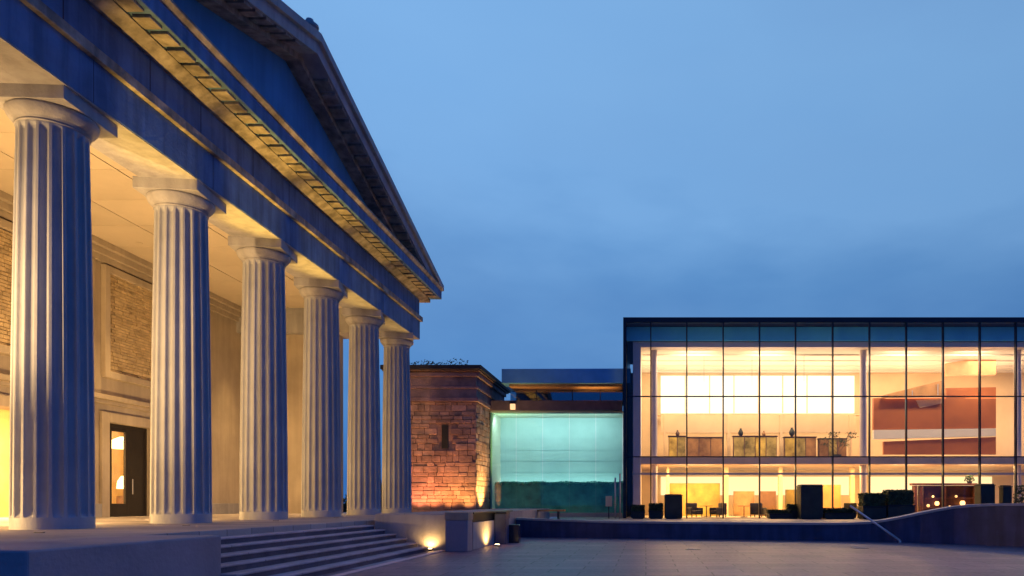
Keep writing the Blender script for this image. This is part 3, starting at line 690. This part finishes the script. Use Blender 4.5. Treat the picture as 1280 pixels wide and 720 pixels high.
# ground floor wall panels
def wpanel(px0, px1, py0, py1, d, m, label):
    q = wallbox('freestanding_screen', m, px0, px1, py0, py1, d, .15, None, .01); tag(q, label, 'screen', 'coloured screens on the ground floor')
wpanel(837, 900, 604, 645, 50.6, OCHRE, 'glowing ochre panel behind the leftmost dark planters')
wpanel(917, 943, 614, 645, 50.6, CANV2, 'brown panel between the first two ground floor piers')
wpanel(950, 970, 614, 645, 50.6, mat('umber_panel', (.2, .1, .04), .6, .3, 1), 'dark umber panel left of the second ground floor pier')
wpanel(982, 1003, 612, 645, 50.6, mat('olive_panel', (.22, .15, .04), .6, .3, 1), 'olive brown panel right of the second ground floor pier')
wpanel(1028, 1051, 606, 640, 49.9, mat('orange_panel', (.62, .28, .08), .6, .2, 1), 'small orange panel beside the tallest dark planter')
# right: red-brown timber stair volume
sv = thing('timber_stair', (X(1170, 49), 49, fzt), 'red-brown timber stair and panelled volume on the right of the upper floor', 'staircase')
d = 49.4
def poly(name, m, pts, d, th, parent):
    return MB().prism([(X(a, d), Zh(b_, d)) for a, b_ in pts], lambda u, v, t: (u, d+th*t, v)).build(name, m, parent)
poly('stair_flight', mat('light_brown_veneer', (.5, .26, .10), .5, .2, 1), [(1104, 494), (1180, 475), (1183, 496), (1104, 497)], d-.5, .4, sv)
poly('main_panel', BROWNP, [(1092, 497.5), (1183, 497.5), (1183, 485), (1245, 484), (1245, 535), (1092, 537)], d, .3, sv)
poly('landing_edge', WHITE, [(1092, 537.5), (1245, 535.5), (1245, 545), (1092, 549)], d-.15, .3, sv)
poly('lower_panel', BROWNP, [(1105, 552), (1245, 546), (1245, 568), (1105, 568)], d, .3, sv)
poly('upper_panel', mat('peach_panel', (.55, .3, .15), .6, .2, 1), [(1183, 454), (1245, 444), (1245, 468), (1183, 470)], d+1, .3, sv)
poly('soffit_panel', mat('pale_patch', (.75, .5, .3), .6, .1, 1), [(1145, 500), (1178, 498), (1178, 504), (1150, 510)], d-.06, .05, sv)
for px in (1108, 1140, 1172): poly('baluster', PALEMET, [(px, 480+(1172-px)*.25), (px+1, 480+(1172-px)*.25), (px+1, 494), (px, 494)], d-.6, .04, sv)
# display cabinet on ground floor
dc = thing('display_cabinet', (X(1182, 47.6), 47.8, gz0+.04), 'open dark red wooden cabinet with tiny glowing lamps on the ground floor', 'cabinet')
d = 47.6; WD = mat('dark_red_wood', (.13, .035, .015), .5, .3, 3)
for px in (1145, 1152, 1181, 1219): wallbox('post', WD, px-1.6, px+1.6, 607, 646, d, .5, dc)
wallbox('top', WD, 1141, 1222, 604, 606.5, d-.05, .6, dc)
wallbox('back_panel', WD, 1154, 1218, 607, 646, d+.45, .05, dc)
for py in (622, 634): 
    wallbox('shelf', WD, 1154, 1179, py, py+1.2, d+.05, .38, dc); wallbox('shelf', WD, 1183, 1217, py, py+1.2, d+.05, .38, dc)
for i, (px, py) in enumerate(((1161, 629), (1172, 627), (1188, 630), (1204, 627), (1212, 630), (1167, 618), (1196, 619))):
    x, z = X(px, d+.1), Zh(py+5 if py > 625 else 622, d+.1)
    t = thing('candle_lamp', (x, d+.2, z), ('small round candle lamp on the display cabinet shelf, '+('leftmost of the lower shelf', 'second on the lower shelf', 'third on the lower shelf', 'fourth on the lower shelf', 'rightmost of the lower shelf', 'on the upper left shelf', 'on the upper right shelf')[i]), 'lamp', 'candle lamps in the cabinet')
    r = (.10, .14, .08, .16, .1, .07, .08)[i]
    MB().lathe(x, d+.2, [(r*.5, z+.005), (r, z+r*.6), (r, z+r*1.4), (r*.6, z+r*2)], 14).build('shade', emit('candle_glow', (1, .5, .15), 4 if i % 2 else 2), t)
# potted plant on top of cabinet
def plant(name, x, y, z, h, r, n, label, pot=True, m=LEAF):
    t = thing(name, (x, y, z), label, 'plant')
    if pot: MB().lathe(x, y, [(r*.35, z), (r*.5, z+h*.3), (r*.45, z+h*.3)], 16).build('pot', BLACKG, t)
    b = MB(); zz = z+h*.3 if pot else z
    for k in range(n):
        a_ = random.uniform(0, 6.283); q = random.random()**.5*r; v = random.random()
        b.leaf((x+q*math.cos(a_)*(1-.4*v), y+q*math.sin(a_)*(1-.4*v), zz+v*h*.75), random.uniform(.05, .1))
    b.build('foliage', m, t)
    s_ = MB()
    for k in range(5):
        a_ = k*1.3; s_.tube((x, y, zz-.02), (x+r*.6*math.cos(a_), y+r*.6*math.sin(a_), zz+h*.5), .015, 6)
    s_.build('stem', TIMBER, t); return t
plant('potted_plant', X(1212, 47.8), 47.8, Zh(604, 47.6), .5, .38, 160, 'dark potted plant on top of the red wooden cabinet')
# planters and dark seats in front of / inside the glass
def planter(px0, px1, py0, d, label, leafy=True, z0=.6):
    x0, x1 = X(px0, d), X(px1, d); zt_ = Zh(py0, d); w_ = min(1.2, x1-x0)
    t = thing('planter', ((x0+x1)/2, d+w_/2, z0), label, 'planter', 'dark planters before the glass hall')
    hb_ = z0+(zt_-z0)*(.45 if leafy else .93)
    bb = MB().box(x0, x1, d, d+w_, z0+.06, hb_); bb.build('planter_box', BLACKG, t, .02)
    MB().box(x0-.03, x1+.03, d-.03, d+w_+.03, hb_+.002, hb_+.06).build('rim', DARKMET, t, .01)
    box('foot', DARKMET, x0+.08, x1-.08, d+.06, d+w_-.06, z0, z0+.058, t)
    if leafy:
        b = MB().box(x0+.08, x1-.08, d+.08, d+w_-.08, hb_+.062, zt_-.1)
        for k in range(int(900*(x1-x0))):
            u, v, q = random.uniform(x0+.02, x1-.02), random.uniform(d+.02, d+w_-.02), random.uniform(hb_+.08, zt_-.03)
            f = random.random()
            if f < .45: v = d+.05+random.uniform(-.04, .04)
            elif f < .75: q = zt_-.07+random.uniform(-.06, .06)
            else: u = random.choice((x0+.05, x1-.05))+random.uniform(-.04, .04)
            b.leaf((u, v, q), random.uniform(.04, .075))
        b.build('clipped_shrub', LEAF, t)
    else:
        box('lid', BLACKG, x0+.04, x1-.04, d+.04, d+w_-.04, hb_+.062, hb_+.12, t)
planter(789, 806, 631, 43.6, 'low dark planter at the hall corner, leftmost of all')
planter(811, 829, 629, 43.6, 'second low dark planter from the hall corner')
planter(831, 853, 618, 43.4, 'tall dark box before the ochre panel', False)
planter(962, 990, 637, 43.4, 'low dark planter right of the bright floor gap')
planter(985, 999, 630, 43.8, 'narrow dark planter left of the tallest one')
planter(1001, 1029, 605, 42.8, 'tallest dark planter box near the middle of the hall', False)
planter(1031, 1070, 635, 42.8, 'low wide planter between tallest box and grey interior column')
planter(1079, 1108, 616, 42.2, 'left one of the two big clipped green planters by the handrail')
planter(1110, 1144, 612, 42.2, 'right one of the two big clipped green planters by the handrail')
planter(1226, 1244, 604, 42.5, 'narrow tall dark box right of the wooden cabinet', False)
planter(1254, 1265, 606, 42.5, 'slender dark box at the far right of the hall', False)
plant('leafy_shrub', X(1279, 40), 40, .6, 2.6, .7, 900, 'loose dark shrub at the right picture edge above the wall', False)
# brown inner screen behind low planters
def armchair(px, d, rot, label):
    x = X(px, d); z = gz0+.045
    t = thing('armchair', (x, d, z), label, 'armchair', 'dark armchairs on the ground floor')
    def bb(n_, m_, x0, x1, y0, y1, z0, z1, bv=.05):
        o = MB().box(x0, x1, y0, y1, z0, z1).build(n_, m_, None, bv); o.parent = t; o.location = (0, 0, 0); return o
    bb('seat', CHF, -.34, .34, -.36, .3, .2, .44); bb('backrest', CHF, -.42, .42, .3, .46, .15, .92)
    bb('arm', CHF, -.46, -.345, -.36, .298, .15, .62); bb('arm', CHF, .345, .46, -.36, .298, .15, .62)
    for a_ in (-.38, .38):
        for b_ in (-.3, .38): bb('leg', DARKMET, a_-.025, a_+.025, b_-.025, b_+.025, 0, .148, 0)
    t.rotation_euler.z = rot
CHF = mat('dark_upholstery', (.03, .025, .022), .8, .2, 4)
for px, d, ro, lb in ((868, 46.9, .5, 'dark armchair in front of the ochre screen, left of the round table'), (897, 46.9, -1.1, 'dark armchair right of the leftmost round table'), (948, 47.2, 2.6, 'dark armchair turned away between the brown screens'), (1062, 47.4, -.4, 'dark armchair beside the grey interior column on the ground floor')):
    armchair(px, d, ro, lb)
for px, lb in ((883, 'small round dark table between two armchairs by the ochre screen'), (930, 'small round dark table before the brown screen')):
    x = X(px, 47); t = thing('round_table', (x, 47, gz0+.045), lb, 'table'); z = gz0+.045
    MB().lathe(x, 47, [(.42, z+.70), (.42, z+.74)], 24).build('tabletop', TIMBER, t); MB().lathe(x, 47, [(.24, z), (.24, z+.03), (.03, z+.05), (.03, z+.699)], 16).build('pedestal', DARKMET, t)
# hedge and distant trees beyond temple
b = MB()
for k in range(7000):
    x = random.uniform(-46, -12); b.leaf((x, 62+random.uniform(-1, 1), 0+random.uniform(0, 1.9+.3*math.sin(x*1.7)+.2*math.sin(x*4.1))), random.uniform(.12, .22))
b.box(-46, -12, 61.6, 62.4, 0, 1.5)
tag(b.build('hedge', LEAF), 'long dark hedge seen between the far temple columns', 'hedge')
cy = thing('conifer_tree', (X(474.5, 56), 56, 0), 'slim dark conifer seen between the two farthest columns', 'tree')
MB().lathe(X(474.5, 56), 56, [(.12, 0), (.08, 1.4)], 8).build('trunk', TIMBER, cy)
b = MB()
for k in range(1500):
    v = random.random(); a_ = random.uniform(0, 6.28); q = (1-v)*.62*random.random()**.4+.05
    b.leaf((X(474.5, 56)+q*math.cos(a_), 56+q*math.sin(a_), .4+v*2.9), .11)
b.build('crown', LEAF, cy)
